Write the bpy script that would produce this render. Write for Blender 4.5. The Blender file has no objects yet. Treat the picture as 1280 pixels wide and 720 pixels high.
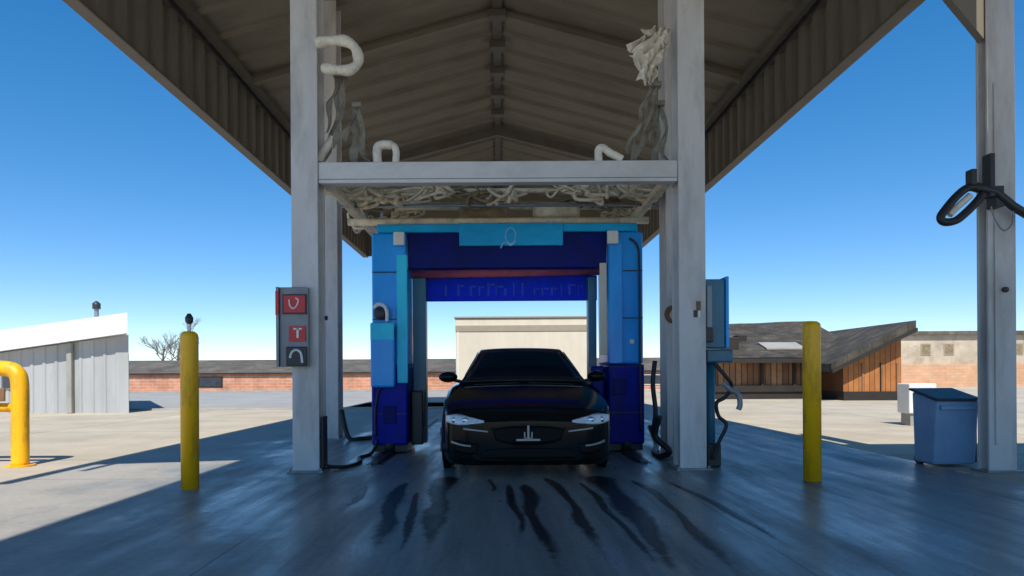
import bpy, bmesh, math, random
from mathutils import Vector, Matrix
from mathutils.bvhtree import BVHTree
R = math.radians
random.seed(7)
S = bpy.context.scene
COL = S.collection
EYE = 1.1                                       # camera height (m)

# ------------------------------------------------------------------ materials
def mat(name, col, rough=0.6, var=0.18, scale=6.0, metal=0.0, bump=0.0, bscale=60.0, stretch=(1, 1, 1),
        dirt=None, dirt_amt=0.0, dirt_scale=2.0, spec=0.5, coat=0.0, trans=0.0):
    m = bpy.data.materials.new(name); m.use_nodes = True
    nt = m.node_tree; N = nt.nodes; L = nt.links
    b = N['Principled BSDF']
    tc = N.new('ShaderNodeTexCoord'); mp = N.new('ShaderNodeMapping'); mp.inputs['Scale'].default_value = stretch
    L.new(tc.outputs['Object'], mp.inputs['Vector'])
    n1 = N.new('ShaderNodeTexNoise'); n1.inputs['Scale'].default_value = scale; n1.inputs['Detail'].default_value = 7
    n1.inputs['Roughness'].default_value = 0.65
    L.new(mp.outputs['Vector'], n1.inputs['Vector'])
    r = N.new('ShaderNodeValToRGB')
    r.color_ramp.elements[0].position = 0.3; r.color_ramp.elements[1].position = 0.72
    r.color_ramp.elements[0].color = tuple(c * (1 - var) for c in col) + (1,)
    r.color_ramp.elements[1].color = tuple(min(1, c * (1 + var)) for c in col) + (1,)
    L.new(n1.outputs['Fac'], r.inputs['Fac'])
    src = r.outputs['Color']
    if dirt:
        n2 = N.new('ShaderNodeTexNoise'); n2.inputs['Scale'].default_value = dirt_scale; n2.inputs['Detail'].default_value = 9
        n2.inputs['Roughness'].default_value = 0.7
        mp2 = N.new('ShaderNodeMapping'); mp2.inputs['Scale'].default_value = stretch; mp2.inputs['Location'].default_value = (3.1, 7.7, 1.3)
        L.new(tc.outputs['Object'], mp2.inputs['Vector']); L.new(mp2.outputs['Vector'], n2.inputs['Vector'])
        r2 = N.new('ShaderNodeValToRGB'); r2.color_ramp.elements[0].position = 0.48; r2.color_ramp.elements[1].position = 0.72
        r2.color_ramp.elements[0].color = (0, 0, 0, 1); r2.color_ramp.elements[1].color = (dirt_amt,) * 3 + (1,)
        L.new(n2.outputs['Fac'], r2.inputs['Fac'])
        mx = N.new('ShaderNodeMixRGB'); mx.inputs['Color2'].default_value = dirt + (1,)
        L.new(r2.outputs['Color'], mx.inputs['Fac']); L.new(src, mx.inputs['Color1'])
        src = mx.outputs['Color']
    L.new(src, b.inputs['Base Color'])
    mr = N.new('ShaderNodeMapRange'); mr.inputs['To Min'].default_value = max(0.02, rough - 0.1); mr.inputs['To Max'].default_value = min(1, rough + 0.1)
    L.new(n1.outputs['Fac'], mr.inputs['Value']); L.new(mr.outputs['Result'], b.inputs['Roughness'])
    b.inputs['Metallic'].default_value = metal
    b.inputs['Specular IOR Level'].default_value = spec
    b.inputs['Coat Weight'].default_value = coat
    b.inputs['Coat Roughness'].default_value = 0.06
    b.inputs['Transmission Weight'].default_value = trans
    if bump:
        n3 = N.new('ShaderNodeTexNoise'); n3.inputs['Scale'].default_value = bscale; n3.inputs['Detail'].default_value = 5
        L.new(mp.outputs['Vector'], n3.inputs['Vector'])
        bp = N.new('ShaderNodeBump'); bp.inputs['Strength'].default_value = bump; bp.inputs['Distance'].default_value = 0.02
        L.new(n3.outputs['Fac'], bp.inputs['Height']); L.new(bp.outputs['Normal'], b.inputs['Normal'])
    return m

def grid_mat(name, c1, c2, mortar, bw, bh, msize=0.01, rough=0.85, var_noise=0.3, offset=0.5, axes='xz', nscale=0.8):
    """bricks, boards or concrete bays laid out in real metres"""
    m = bpy.data.materials.new(name); m.use_nodes = True
    nt = m.node_tree; N = nt.nodes; L = nt.links; b = N['Principled BSDF']
    tc = N.new('ShaderNodeTexCoord'); sx = N.new('ShaderNodeSeparateXYZ'); cx = N.new('ShaderNodeCombineXYZ')
    L.new(tc.outputs['Object'], sx.inputs[0])
    L.new(sx.outputs[axes[0].upper()], cx.inputs[0]); L.new(sx.outputs[axes[1].upper()], cx.inputs[1])
    br = N.new('ShaderNodeTexBrick'); br.inputs['Scale'].default_value = 1.0
    br.inputs['Brick Width'].default_value = bw; br.inputs['Row Height'].default_value = bh
    br.inputs['Mortar Size'].default_value = msize; br.offset = offset
    br.inputs['Color1'].default_value = c1 + (1,); br.inputs['Color2'].default_value = c2 + (1,); br.inputs['Mortar'].default_value = mortar + (1,)
    L.new(cx.outputs[0], br.inputs['Vector'])
    n = N.new('ShaderNodeTexNoise'); n.inputs['Scale'].default_value = nscale; n.inputs['Detail'].default_value = 9; n.inputs['Roughness'].default_value = 0.7
    L.new(tc.outputs['Object'], n.inputs['Vector'])
    mr = N.new('ShaderNodeMapRange'); mr.inputs['From Min'].default_value = 0.3; mr.inputs['From Max'].default_value = 0.7
    mr.inputs['To Min'].default_value = 1 - var_noise; mr.inputs['To Max'].default_value = 1 + var_noise * 0.6
    L.new(n.outputs['Fac'], mr.inputs['Value'])
    mx = N.new('ShaderNodeVectorMath'); mx.operation = 'SCALE'
    L.new(br.outputs['Color'], mx.inputs[0]); L.new(mr.outputs['Result'], mx.inputs['Scale'])
    L.new(mx.outputs[0], b.inputs['Base Color']); b.inputs['Roughness'].default_value = rough
    bp = N.new('ShaderNodeBump'); bp.inputs['Strength'].default_value = 0.4; bp.inputs['Distance'].default_value = 0.01; bp.invert = True
    L.new(br.outputs['Fac'], bp.inputs['Height']); L.new(bp.outputs['Normal'], b.inputs['Normal'])
    return m

def slab_mat():
    """concrete wash floor, darkened and glossy where wash water has soaked it, the edge shaped to imitate shade too"""
    m = bpy.data.materials.new('wash_floor_concrete'); m.use_nodes = True
    nt = m.node_tree; N = nt.nodes; L = nt.links; b = N['Principled BSDF']
    tc = N.new('ShaderNodeTexCoord')
    def noise(scale, st=(1, 1, 1), det=8, rgh=0.65):
        mp = N.new('ShaderNodeMapping'); mp.inputs['Scale'].default_value = st
        L.new(tc.outputs['Object'], mp.inputs['Vector'])
        n = N.new('ShaderNodeTexNoise'); n.inputs['Scale'].default_value = scale; n.inputs['Detail'].default_value = det; n.inputs['Roughness'].default_value = rgh
        L.new(mp.outputs['Vector'], n.inputs['Vector']); return n.outputs['Fac']
    def mth(op, a, c, cl=False):
        q = N.new('ShaderNodeMath'); q.operation = op; q.use_clamp = cl
        for i, v in enumerate((a, c)):
            if isinstance(v, (int, float)): q.inputs[i].default_value = v
            else: L.new(v, q.inputs[i])
        return q.outputs[0]
    sp = N.new('ShaderNodeSeparateXYZ'); L.new(tc.outputs['Object'], sp.inputs[0])
    ex = mth('DIVIDE', mth('SUBTRACT', sp.outputs['X'], 1.0), 4.9); ey = mth('DIVIDE', mth('SUBTRACT', sp.outputs['Y'], 9.0), 8.2)  # wet ellipse; its pale surround also paints in the sunlit ground at left
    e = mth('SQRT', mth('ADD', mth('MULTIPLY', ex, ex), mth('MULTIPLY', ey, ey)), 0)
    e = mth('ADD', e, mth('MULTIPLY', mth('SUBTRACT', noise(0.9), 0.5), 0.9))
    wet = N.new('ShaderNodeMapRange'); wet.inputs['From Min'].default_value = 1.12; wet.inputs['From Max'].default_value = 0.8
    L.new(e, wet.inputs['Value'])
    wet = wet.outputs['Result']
    streak = noise(2.2, (1.6, 0.16, 1), 6)
    fine = noise(18.0)
    big = noise(0.7)
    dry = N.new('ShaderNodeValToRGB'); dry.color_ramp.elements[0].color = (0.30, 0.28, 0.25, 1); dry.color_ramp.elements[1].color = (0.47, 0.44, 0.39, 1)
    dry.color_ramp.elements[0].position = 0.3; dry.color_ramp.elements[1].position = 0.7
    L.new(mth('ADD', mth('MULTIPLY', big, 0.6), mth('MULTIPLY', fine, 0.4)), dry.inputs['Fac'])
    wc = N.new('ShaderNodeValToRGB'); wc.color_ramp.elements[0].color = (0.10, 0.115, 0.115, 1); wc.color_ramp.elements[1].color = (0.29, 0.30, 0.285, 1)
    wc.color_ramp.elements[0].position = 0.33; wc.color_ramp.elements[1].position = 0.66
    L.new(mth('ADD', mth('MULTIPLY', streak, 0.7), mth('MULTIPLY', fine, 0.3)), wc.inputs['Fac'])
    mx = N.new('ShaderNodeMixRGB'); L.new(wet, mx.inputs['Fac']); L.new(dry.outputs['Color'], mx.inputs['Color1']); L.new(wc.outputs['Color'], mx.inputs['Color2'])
    # saw-cut joints
    br = N.new('ShaderNodeTexBrick'); br.offset = 0.0; br.inputs['Scale'].default_value = 1; br.inputs['Brick Width'].default_value = 3.4
    br.inputs['Row Height'].default_value = 3.6; br.inputs['Mortar Size'].default_value = 0.008
    mp = N.new('ShaderNodeMapping'); mp.inputs['Location'].default_value = (1.7, 0.4, 0); L.new(tc.outputs['Object'], mp.inputs['Vector'])
    L.new(mp.outputs['Vector'], br.inputs['Vector'])
    mj = N.new('ShaderNodeMixRGB'); mj.blend_type = 'MULTIPLY'; mj.inputs['Color2'].default_value = (0.45, 0.43, 0.4, 1)
    L.new(br.outputs['Fac'], mj.inputs['Fac']); L.new(mx.outputs['Color'], mj.inputs['Color1'])
    L.new(mj.outputs['Color'], b.inputs['Base Color'])
    film = N.new('ShaderNodeMapRange'); film.inputs['From Min'].default_value = 0.38; film.inputs['From Max'].default_value = 0.62
    film.inputs['To Min'].default_value = 0.52; film.inputs['To Max'].default_value = 0.2
    L.new(mth('ADD', mth('MULTIPLY', streak, 0.6), mth('MULTIPLY', big, 0.4)), film.inputs['Value'])
    rr = N.new('ShaderNodeMixRGB'); rr.inputs['Color1'].default_value = (0.8,) * 3 + (1,)
    L.new(wet, rr.inputs['Fac']); L.new(film.outputs['Result'], rr.inputs['Color2'])
    L.new(rr.outputs['Color'], b.inputs['Roughness'])
    bp = N.new('ShaderNodeBump'); bp.inputs['Strength'].default_value = 0.25; bp.inputs['Distance'].default_value = 0.006
    L.new(mth('ADD', fine, mth('MULTIPLY', noise(90), 0.5)), bp.inputs['Height']); L.new(bp.outputs['Normal'], b.inputs['Normal'])
    return m

M = dict(
    column=mat('painted_grey_steel', (0.62, 0.60, 0.58), 0.5, 0.10, 3, dirt=(0.22, 0.19, 0.15), dirt_amt=0.55, dirt_scale=3, stretch=(1, 1, 0.25), bump=0.08, bscale=25),
    beam=mat('pale_grey_beam_paint', (0.66, 0.64, 0.62), 0.5, 0.08, 2, dirt=(0.33, 0.30, 0.25), dirt_amt=0.5, stretch=(0.5, 1, 1), bump=0.06),
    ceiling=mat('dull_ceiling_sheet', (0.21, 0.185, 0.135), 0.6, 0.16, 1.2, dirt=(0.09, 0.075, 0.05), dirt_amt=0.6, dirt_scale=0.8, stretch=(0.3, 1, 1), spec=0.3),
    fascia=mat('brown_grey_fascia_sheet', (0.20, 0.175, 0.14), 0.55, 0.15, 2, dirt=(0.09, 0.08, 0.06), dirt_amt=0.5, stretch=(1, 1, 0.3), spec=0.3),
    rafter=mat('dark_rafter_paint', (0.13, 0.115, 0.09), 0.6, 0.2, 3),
    rust=mat('rust_stain', (0.22, 0.12, 0.06), 0.8, 0.3, 8),
    beige=mat('beige_pipe_paint', (0.80, 0.67, 0.46), 0.55, 0.18, 5, dirt=(0.24, 0.19, 0.13), dirt_amt=0.7, dirt_scale=5),
    hose_pale=mat('weathered_pale_hose', (0.80, 0.68, 0.47), 0.65, 0.2, 7, dirt=(0.25, 0.21, 0.15), dirt_amt=0.7, dirt_scale=6, bump=0.3, bscale=40),
    white_plastic=mat('yellowed_white_plastic', (0.78, 0.73, 0.62), 0.5, 0.1, 9, dirt=(0.40, 0.34, 0.25), dirt_amt=0.7, dirt_scale=6, bump=0.35, bscale=22),
    cloth=mat('dusty_grey_sheeting', (0.27, 0.25, 0.20), 0.8, 0.3, 9, dirt=(0.13, 0.11, 0.08), dirt_amt=0.8, dirt_scale=7, bump=0.5, bscale=18),
    clutter=mat('olive_brown_tubing', (0.22, 0.17, 0.09), 0.7, 0.3, 8, dirt=(0.50, 0.40, 0.25), dirt_amt=0.6, dirt_scale=7),
    black=mat('black_rubber', (0.018, 0.018, 0.02), 0.55, 0.2, 20, bump=0.1),
    blackmetal=mat('black_steel', (0.03, 0.032, 0.035), 0.45, 0.2, 10),
    blue=mat('bright_blue_gantry_panel', (0.002, 0.36, 0.98), 0.35, 0.15, 3, dirt=(0.003, 0.20, 0.70), dirt_amt=0.6, stretch=(1, 1, 0.3), spec=0.4, coat=.2),
    cyan=mat('cyan_gantry_panel', (0.04, 0.68, 0.97), 0.35, 0.12, 3, dirt=(0.01, 0.42, 0.82), dirt_amt=0.6, stretch=(1, 1, 0.3), spec=0.25),
    navy=mat('shaded_navy_gantry_panel', (0.001, 0.014, 0.32), 0.4, 0.3, 4, dirt=(0.001, 0.004, 0.05), dirt_amt=0.7, stretch=(1, 1, 0.3), spec=0.15),
    midblue=mat('teal_blue_gantry_panel', (0.005, 0.42, 0.80), 0.35, 0.2, 4, dirt=(0.003, 0.22, 0.5), dirt_amt=0.7, stretch=(.4, 1, 1), spec=0.25),
    navy_dark=mat('dark_navy_header', (0.001, 0.006, 0.15), 0.4, 0.3, 4, dirt=(0.001, 0.004, 0.05), dirt_amt=0.7, spec=0.15),
    royal=mat('royal_blue_banner', (0.002, 0.035, 0.75), 0.6, 0.2, 5, spec=0.15),
    teal=mat('teal_painted_steel', (0.035, 0.17, 0.25), 0.35, 0.2, 4, dirt=(0.02, 0.07, 0.11), dirt_amt=0.6, stretch=(1, 1, 0.3)),
    galv=mat('galvanised_steel', (0.24, 0.26, 0.28), 0.4, 0.2, 7, metal=0.3, stretch=(1, 1, 0.4)),
    redbar=mat('faded_red_bar', (0.78, 0.20, 0.30), 0.5, 0.2, 6),
    red=mat('red_sign', (0.60, 0.03, 0.03), 0.4, 0.12, 8),
    white=mat('white_paint', (0.78, 0.77, 0.74), 0.45, 0.06, 6),
    mark=mat('faint_lilac_lettering', (0.025, 0.065, 0.62), 0.6, 0.3, 9),
    lampglass=mat('white_lamp_glass', (0.80, 0.74, 0.66), 0.25, 0.06, 9),
    greypanel=mat('grey_control_board', (0.26, 0.27, 0.28), 0.45, 0.15, 6, dirt=(0.12, 0.12, 0.12), dirt_amt=0.5),
    yellow=mat('safety_yellow_paint', (1.0, 0.50, 0.003), 0.45, 0.06, 5, dirt=(0.35, 0.18, 0.03), dirt_amt=0.8, dirt_scale=9, stretch=(1, 1, 0.3), bump=0.12, bscale=20),
    carpaint=mat('black_car_paint', (0.004, 0.007, 0.008), 0.14, 0.2, 2, coat=0.0, spec=0.17),
    glass=mat('dark_car_glass', (0.008, 0.013, 0.014), 0.08, 0.2, 2, spec=0.5),
    headlamp=mat('clear_headlamp_lens', (0.70, 0.76, 0.82), 0.2, 0.25, 22, coat=0.6),
    chrome=mat('chrome_trim', (0.62, 0.62, 0.62), 0.2, 0.1, 10, metal=1.0),
    dullchrome=mat('satin_trim', (0.32, 0.32, 0.31), 0.35, 0.1, 10, metal=0.6),
    grille=mat('black_grille', (0.004, 0.004, 0.005), 0.5, 0.2, 20, spec=0.15),
    rim=mat('alloy_rim', (0.16, 0.16, 0.17), 0.3, 0.1, 10, metal=0.8),
    cream=mat('cream_render', (0.72, 0.64, 0.51), 0.8, 0.06, 1.5, dirt=(0.62, 0.55, 0.43), dirt_amt=0.5, stretch=(1, 1, 0.3)),
    creamband=mat('taupe_band', (0.36, 0.31, 0.24), 0.8, 0.1, 3),
    shingle=grid_mat('grey_brown_roofing', (0.115, 0.10, 0.082), (0.16, 0.14, 0.115), (0.06, 0.055, 0.045), 0.5, 0.22, 0.012, 0.9, 0.5, axes='xy'),
    shingle_dark=grid_mat('dark_shingle_roofing', (0.045, 0.039, 0.03), (0.095, 0.08, 0.06), (0.035, 0.033, 0.03), 0.45, 0.2, 0.012, 0.9, 0.65, axes='xy', nscale=1.3),
    brick=grid_mat('orange_brick', (0.62, 0.28, 0.175), (0.54, 0.225, 0.13), (0.55, 0.41, 0.31), 0.6, 0.2, 0.02, 0.9, 0.35),
    brick_pale=grid_mat('tan_orange_brick', (0.68, 0.38, 0.22), (0.62, 0.33, 0.18), (0.48, 0.36, 0.25), 0.6, 0.2, 0.02, 0.9, 0.25),
    boards=grid_mat('brown_timber_boards', (0.20, 0.095, 0.042), (0.38, 0.21, 0.11), (0.05, 0.03, 0.018), 0.24, 9.0, 0.02, 0.8, 0.5, 0.0),
    boards_orange=grid_mat('orange_timber_boards', (0.36, 0.125, 0.03), (0.48, 0.19, 0.05), (0.10, 0.04, 0.015), 0.20, 9.0, 0.012, 0.75, 0.4, 0.0),
    darkwood=mat('dark_stained_timber', (0.022, 0.017, 0.013), 0.7, 0.3, 5),
    beigewall=mat('beige_upper_wall', (0.52, 0.44, 0.33), 0.85, 0.25, 0.7, dirt=(0.22, 0.18, 0.13), dirt_amt=0.8, dirt_scale=0.8),
    metalwall=mat('pale_grey_metal_cladding', (0.42, 0.43, 0.43), 0.55, 0.1, 1.2, dirt=(0.30, 0.30, 0.29), dirt_amt=0.7, dirt_scale=1.6, stretch=(1, 1, 0.15)),
    whiteroof=mat('white_metal_roof', (0.80, 0.80, 0.80), 0.5, 0.04, 2),
    window=mat('dark_window_pane', (0.05, 0.06, 0.075), 0.12, 0.2, 3),
    bin=mat('blue_bin_plastic', (0.20, 0.34, 0.52), 0.5, 0.12, 3, dirt=(0.13, 0.23, 0.38), dirt_amt=0.5),
    bark=mat('grey_bark', (0.14, 0.115, 0.095), 0.9, 0.3, 8),
    ground=grid_mat('pale_sandy_concrete', (0.50, 0.435, 0.335), (0.53, 0.46, 0.355), (0.33, 0.28, 0.21), 4.5, 4.2, 0.03, 0.9, 0.26, 0.0, 'xy', 0.5),
    road=mat('worn_grey_asphalt', (0.36, 0.355, 0.335), 0.9, 0.1, 0.6, dirt=(0.22, 0.215, 0.2), dirt_amt=0.6, dirt_scale=0.25, bump=0.2, bscale=60),
    kerb=mat('kerb_concrete', (0.34, 0.33, 0.30), 0.9, 0.15, 2),
    wetmark=mat('water_trail', (0.014, 0.015, 0.017), 0.38, 0.35, 4, spec=0.3),
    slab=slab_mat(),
)

# ------------------------------------------------------------------ mesh builder
class MB:
    def __init__(s): s.v = []; s.f = []
    def add(s, vs, fs):
        o = len(s.v); s.v += [tuple(p) for p in vs]; s.f += [tuple(i + o for i in f) for f in fs]; return s
    def box(s, x0, x1, y0, y1, z0, z1):
        vs = [(x, y, z) for z in (z0, z1) for y in (y0, y1) for x in (x0, x1)]
        return s.add(vs, [(0, 2, 3, 1), (4, 5, 7, 6), (0, 1, 5, 4), (2, 6, 7, 3), (0, 4, 6, 2), (1, 3, 7, 5)])
    def prism(s, pts, axis, a, b):
        """polygon in the plane normal to axis, extruded from a to b"""
        n = len(pts)
        def P(p, t): return {'y': (p[0], t, p[1]), 'x': (t, p[0], p[1]), 'z': (p[0], p[1], t)}[axis]
        vs = [P(p, a) for p in pts] + [P(p, b) for p in pts]
        fs = [tuple(range(n))[::-1], tuple(range(n, 2 * n))] + [(i, (i + 1) % n, n + (i + 1) % n, n + i) for i in range(n)]
        return s.add(vs, fs)
    def tube(s, path, r, seg=10, cap=True):
        path = [Vector(p) for p in path]; n = len(path)
        rs = r if isinstance(r, (list, tuple)) else [r] * n
        vs = []; up = None
        for i, p in enumerate(path):
            t = (path[min(i + 1, n - 1)] - path[max(i - 1, 0)]).normalized()
            if up is None:
                up = Vector((0, 0, 1)) if abs(t.z) < 0.9 else Vector((1, 0, 0))
            a = t.cross(up)
            if a.length < 1e-4: a = t.cross(Vector((0.3, 1, 0.2)))
            a.normalize(); b = a.cross(t).normalized(); up = b
            for k in range(seg):
                q = 2 * math.pi * k / seg
                vs.append(p + (a * math.cos(q) + b * math.sin(q)) * rs[i])
        fs = [(i * seg + k, i * seg + (k + 1) % seg, (i + 1) * seg + (k + 1) % seg, (i + 1) * seg + k) for i in range(n - 1) for k in range(seg)]
        if cap: fs += [tuple(range(seg))[::-1], tuple((n - 1) * seg + k for k in range(seg))]
        return s.add(vs, fs)
    def lathe(s, prof, c, seg=24, axis='z'):
        vs = []
        for r, h in prof:
            for k in range(seg):
                q = 2 * math.pi * k / seg; u, w = r * math.cos(q), r * math.sin(q)
                vs.append({'z': (c[0] + u, c[1] + w, c[2] + h), 'y': (c[0] + u, c[1] + h, c[2] + w), 'x': (c[0] + h, c[1] + u, c[2] + w)}[axis])
        n = len(prof)
        fs = [(i * seg + k, i * seg + (k + 1) % seg, (i + 1) * seg + (k + 1) % seg, (i + 1) * seg + k) for i in range(n - 1) for k in range(seg)]
        fs += [tuple(range(seg))[::-1], tuple((n - 1) * seg + k for k in range(seg))]
        return s.add(vs, fs)
    def grid(s, rows):
        w = len(rows[0]); vs = [p for r in rows for p in r]
        return s.add(vs, [(i * w + k, i * w + k + 1, (i + 1) * w + k + 1, (i + 1) * w + k) for i in range(len(rows) - 1) for k in range(w - 1)])
    def build(s, name, m, parent=None, smooth=False, bevel=0.0, thick=0.0):
        off = Vector(parent_world(parent)) if parent else Vector((0, 0, 0))
        me = bpy.data.meshes.new(name)
        me.from_pydata([tuple(Vector(p) - off) for p in s.v], [], s.f)
        bm = bmesh.new(); bm.from_mesh(me); bmesh.ops.recalc_face_normals(bm, faces=bm.faces); bm.to_mesh(me); bm.free()
        me.materials.append(M[m] if isinstance(m, str) else m)
        o = bpy.data.objects.new(name, me); COL.objects.link(o)
        if parent: o.parent = parent
        if smooth:
            for p in me.polygons: p.use_smooth = True
        if thick:
            k = o.modifiers.new('thickness', 'SOLIDIFY'); k.thickness = thick; k.offset = 0
        if bevel:
            k = o.modifiers.new('edge', 'BEVEL'); k.width = bevel; k.segments = 2; k.limit_method = 'ANGLE'; k.harden_normals = False
        return o

def parent_world(p):
    v = Vector((0, 0, 0))
    while p: v += Vector(p.location); p = p.parent
    return v
def tag(o, label=None, cat=None, group=None, kind=None):
    if label: o['label'] = label
    if cat: o['category'] = cat
    if group: o['group'] = group
    if kind: o['kind'] = kind
    return o
def thing(name, label, cat, loc=(0, 0, 0), group=None):
    o = bpy.data.objects.new(name, None); COL.objects.link(o); o.location = loc; o.empty_display_size = 0.2
    return tag(o, label, cat, group)
def copy_tree(o, parent=None):
    c = o.copy(); COL.objects.link(c); c.parent = parent
    for ch in list(o.children): copy_tree(ch, c)
    return c
def smooth_path(pts, n=6):
    pts = [Vector(p) for p in pts]; out = []
    for i in range(len(pts) - 1):
        p0, p1, p2, p3 = pts[max(i - 1, 0)], pts[i], pts[i + 1], pts[min(i + 2, len(pts) - 1)]
        for k in range(n):
            t = k / n
            out.append(0.5 * ((2 * p1) + (p2 - p0) * t + (2 * p0 - 5 * p1 + 4 * p2 - p3) * t * t + (3 * p1 - p0 - 3 * p2 + p3) * t ** 3))
    out.append(pts[-1]); return out
def at(px, py, d):
    """metres for something seen at that spot of the photograph and standing d metres away"""
    return Vector(((px - 624) / 800 * d, d, EYE - (py - 467) / 800 * d))

# ------------------------------------------------------------------ setting
g = MB(); g.grid([[(x, y, 0) for x in (-700, -120, -40, 0, 40, 120, 700)] for y in (-300, -40, 0, 30, 90, 300, 1500)])
tag(g.build('ground', 'ground'), kind='structure')
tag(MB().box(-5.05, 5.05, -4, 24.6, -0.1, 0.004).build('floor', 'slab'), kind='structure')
tag(MB().box(-160, 3.5, 20.5, 40.5, -0.1, 0.004).build('road', 'road'), kind='structure')
tag(MB().box(-160, 3.5, 20.25, 20.496, -0.1, 0.06).box(-160, 3.5, 40.504, 40.8, -0.1, 0.12).build('kerb', 'kerb', bevel=0.02), kind='structure')
hb = MB(); rows = []
for j in range(5):
    row = []
    for i in range(90):
        x = -900 + i * 20
        h = (0, 0.5, 1, 0.6, 0)[j] * (4.0 + 2.5 * math.sin(i * .31) + 2.0 * math.sin(i * .83 + 1)) - 0.6
        row.append((x, 420 + j * 60, h))
    rows.append(row)
hb.grid(rows); tag(hb.build('hills', mat('far_scrub_hills', (0.13, 0.115, 0.085), 0.95, 0.3, 0.05), smooth=True), kind='structure')

# water trails the wheels and the wash left on the floor: one mesh of nobody-counts-them streaks
wt = MB(); wet_v = []
def trail(pts, w0, w1):
    pts = smooth_path([(x, y, 0.008) for x, y in pts], 12); n = len(pts); rows = []
    for i, p in enumerate(pts):
        t = (pts[min(i + 1, n - 1)] - pts[max(i - 1, 0)]).normalized(); nn = Vector((-t.y, t.x, 0))
        w = (w0 + (w1 - w0) * i / (n - 1)) * 1.15
        e = min(1, i / 5, (n - 1 - i) / 14)
        p = p + nn * (.022 * math.sin(i * .11 + w0 * 90) + .008 * math.sin(i * .41 + w1 * 50)); w *= .8 + .2 * math.sin(i * .23 + w1 * 70)
        rows.append([p + nn * w * k for k in (-1, -.5, 0, .5, 1)]); wet_v.extend([0, .55 * e, e, .55 * e, 0])
    wt.grid(rows)
trail([(-0.95, 6.5), (-0.93, 5.9), (-0.88, 5.2), (-0.82, 4.6), (-0.8, 3.8)], .10, .15)
trail([(-0.55, 6.9), (-0.6, 6.1), (-0.5, 5.3), (-0.47, 4.6), (-0.42, 3.7)], .22, .10)
trail([(0.27, 6.4), (0.28, 5.6), (0.22, 4.9), (0.28, 4.3), (0.33, 3.3)], .12, .07)
trail([(0.45, 6.8), (0.55, 6.0), (0.6, 5.2), (0.62, 4.6), (0.65, 3.3)], .07, .09)
trail([(1.0, 6.9), (1.05, 6.2), (1.02, 5.5), (1.03, 4.8), (1.0, 4.0), (.96, 3.4)], .26, .10)
trail([(1.35, 6.6), (1.4, 5.8), (1.36, 5.0), (1.33, 4.2), (1.3, 3.2)], .06, .08)
trail([(.12, 6.4), (.1, 5.6), (.14, 4.8), (.1, 4.0)], .05, .08)
trail([(.82, 6.5), (.86, 5.7), (.84, 4.9), (.88, 4.1), (.87, 3.5)], .05, .06)
trail([(-.75, 6.0), (-.72, 5.2), (-.66, 4.4), (-.64, 3.7)], .06, .05)
trail([(1.7, 6.6), (1.78, 5.6), (1.8, 4.6), (1.74, 3.8)], .05, .06)
trail([(-1.3, 6.4), (-1.25, 5.6), (-1.32, 4.9)], .05, .08)
trail([(-.1, 6.7), (-.05, 6.2), (-.12, 5.6)], .05, .04)
wo = wt.build('water_trails', 'wetmark')
at_ = wo.data.attributes.new('wetness', 'FLOAT', 'POINT')
for i, v in enumerate(wet_v): at_.data[i].value = v
tn = M['wetmark'].node_tree; out_ = tn.nodes['Material Output']
an = tn.nodes.new('ShaderNodeAttribute'); an.attribute_name = 'wetness'
tx = tn.nodes.new('ShaderNodeTexCoord'); nz = tn.nodes.new('ShaderNodeTexNoise'); nz.inputs['Scale'].default_value = 9; nz.inputs['Detail'].default_value = 8; nz.inputs['Roughness'].default_value = .7
tn.links.new(tx.outputs['Object'], nz.inputs['Vector'])
ad = tn.nodes.new('ShaderNodeMath'); ad.operation = 'MULTIPLY_ADD'; ad.inputs[1].default_value = 1.0
tn.links.new(nz.outputs['Fac'], ad.inputs[0]); tn.links.new(an.outputs['Fac'], ad.inputs[2])
rg = tn.nodes.new('ShaderNodeMapRange'); rg.interpolation_type = 'SMOOTHSTEP'; rg.inputs['From Min'].default_value = .72; rg.inputs['From Max'].default_value = 1.32; rg.inputs['To Max'].default_value = .88
tn.links.new(ad.outputs[0], rg.inputs['Value'])
tr = tn.nodes.new('ShaderNodeBsdfTransparent'); mxs = tn.nodes.new('ShaderNodeMixShader')
tn.links.new(rg.outputs['Result'], mxs.inputs[0]); tn.links.new(tr.outputs[0], mxs.inputs[1]); tn.links.new(tn.nodes['Principled BSDF'].outputs[0], mxs.inputs[2])
tn.links.new(mxs.outputs[0], out_.inputs['Surface'])
tag(wo, 'dark wet water trails running over the concrete in front of the black car', 'water', kind='stuff')

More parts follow.
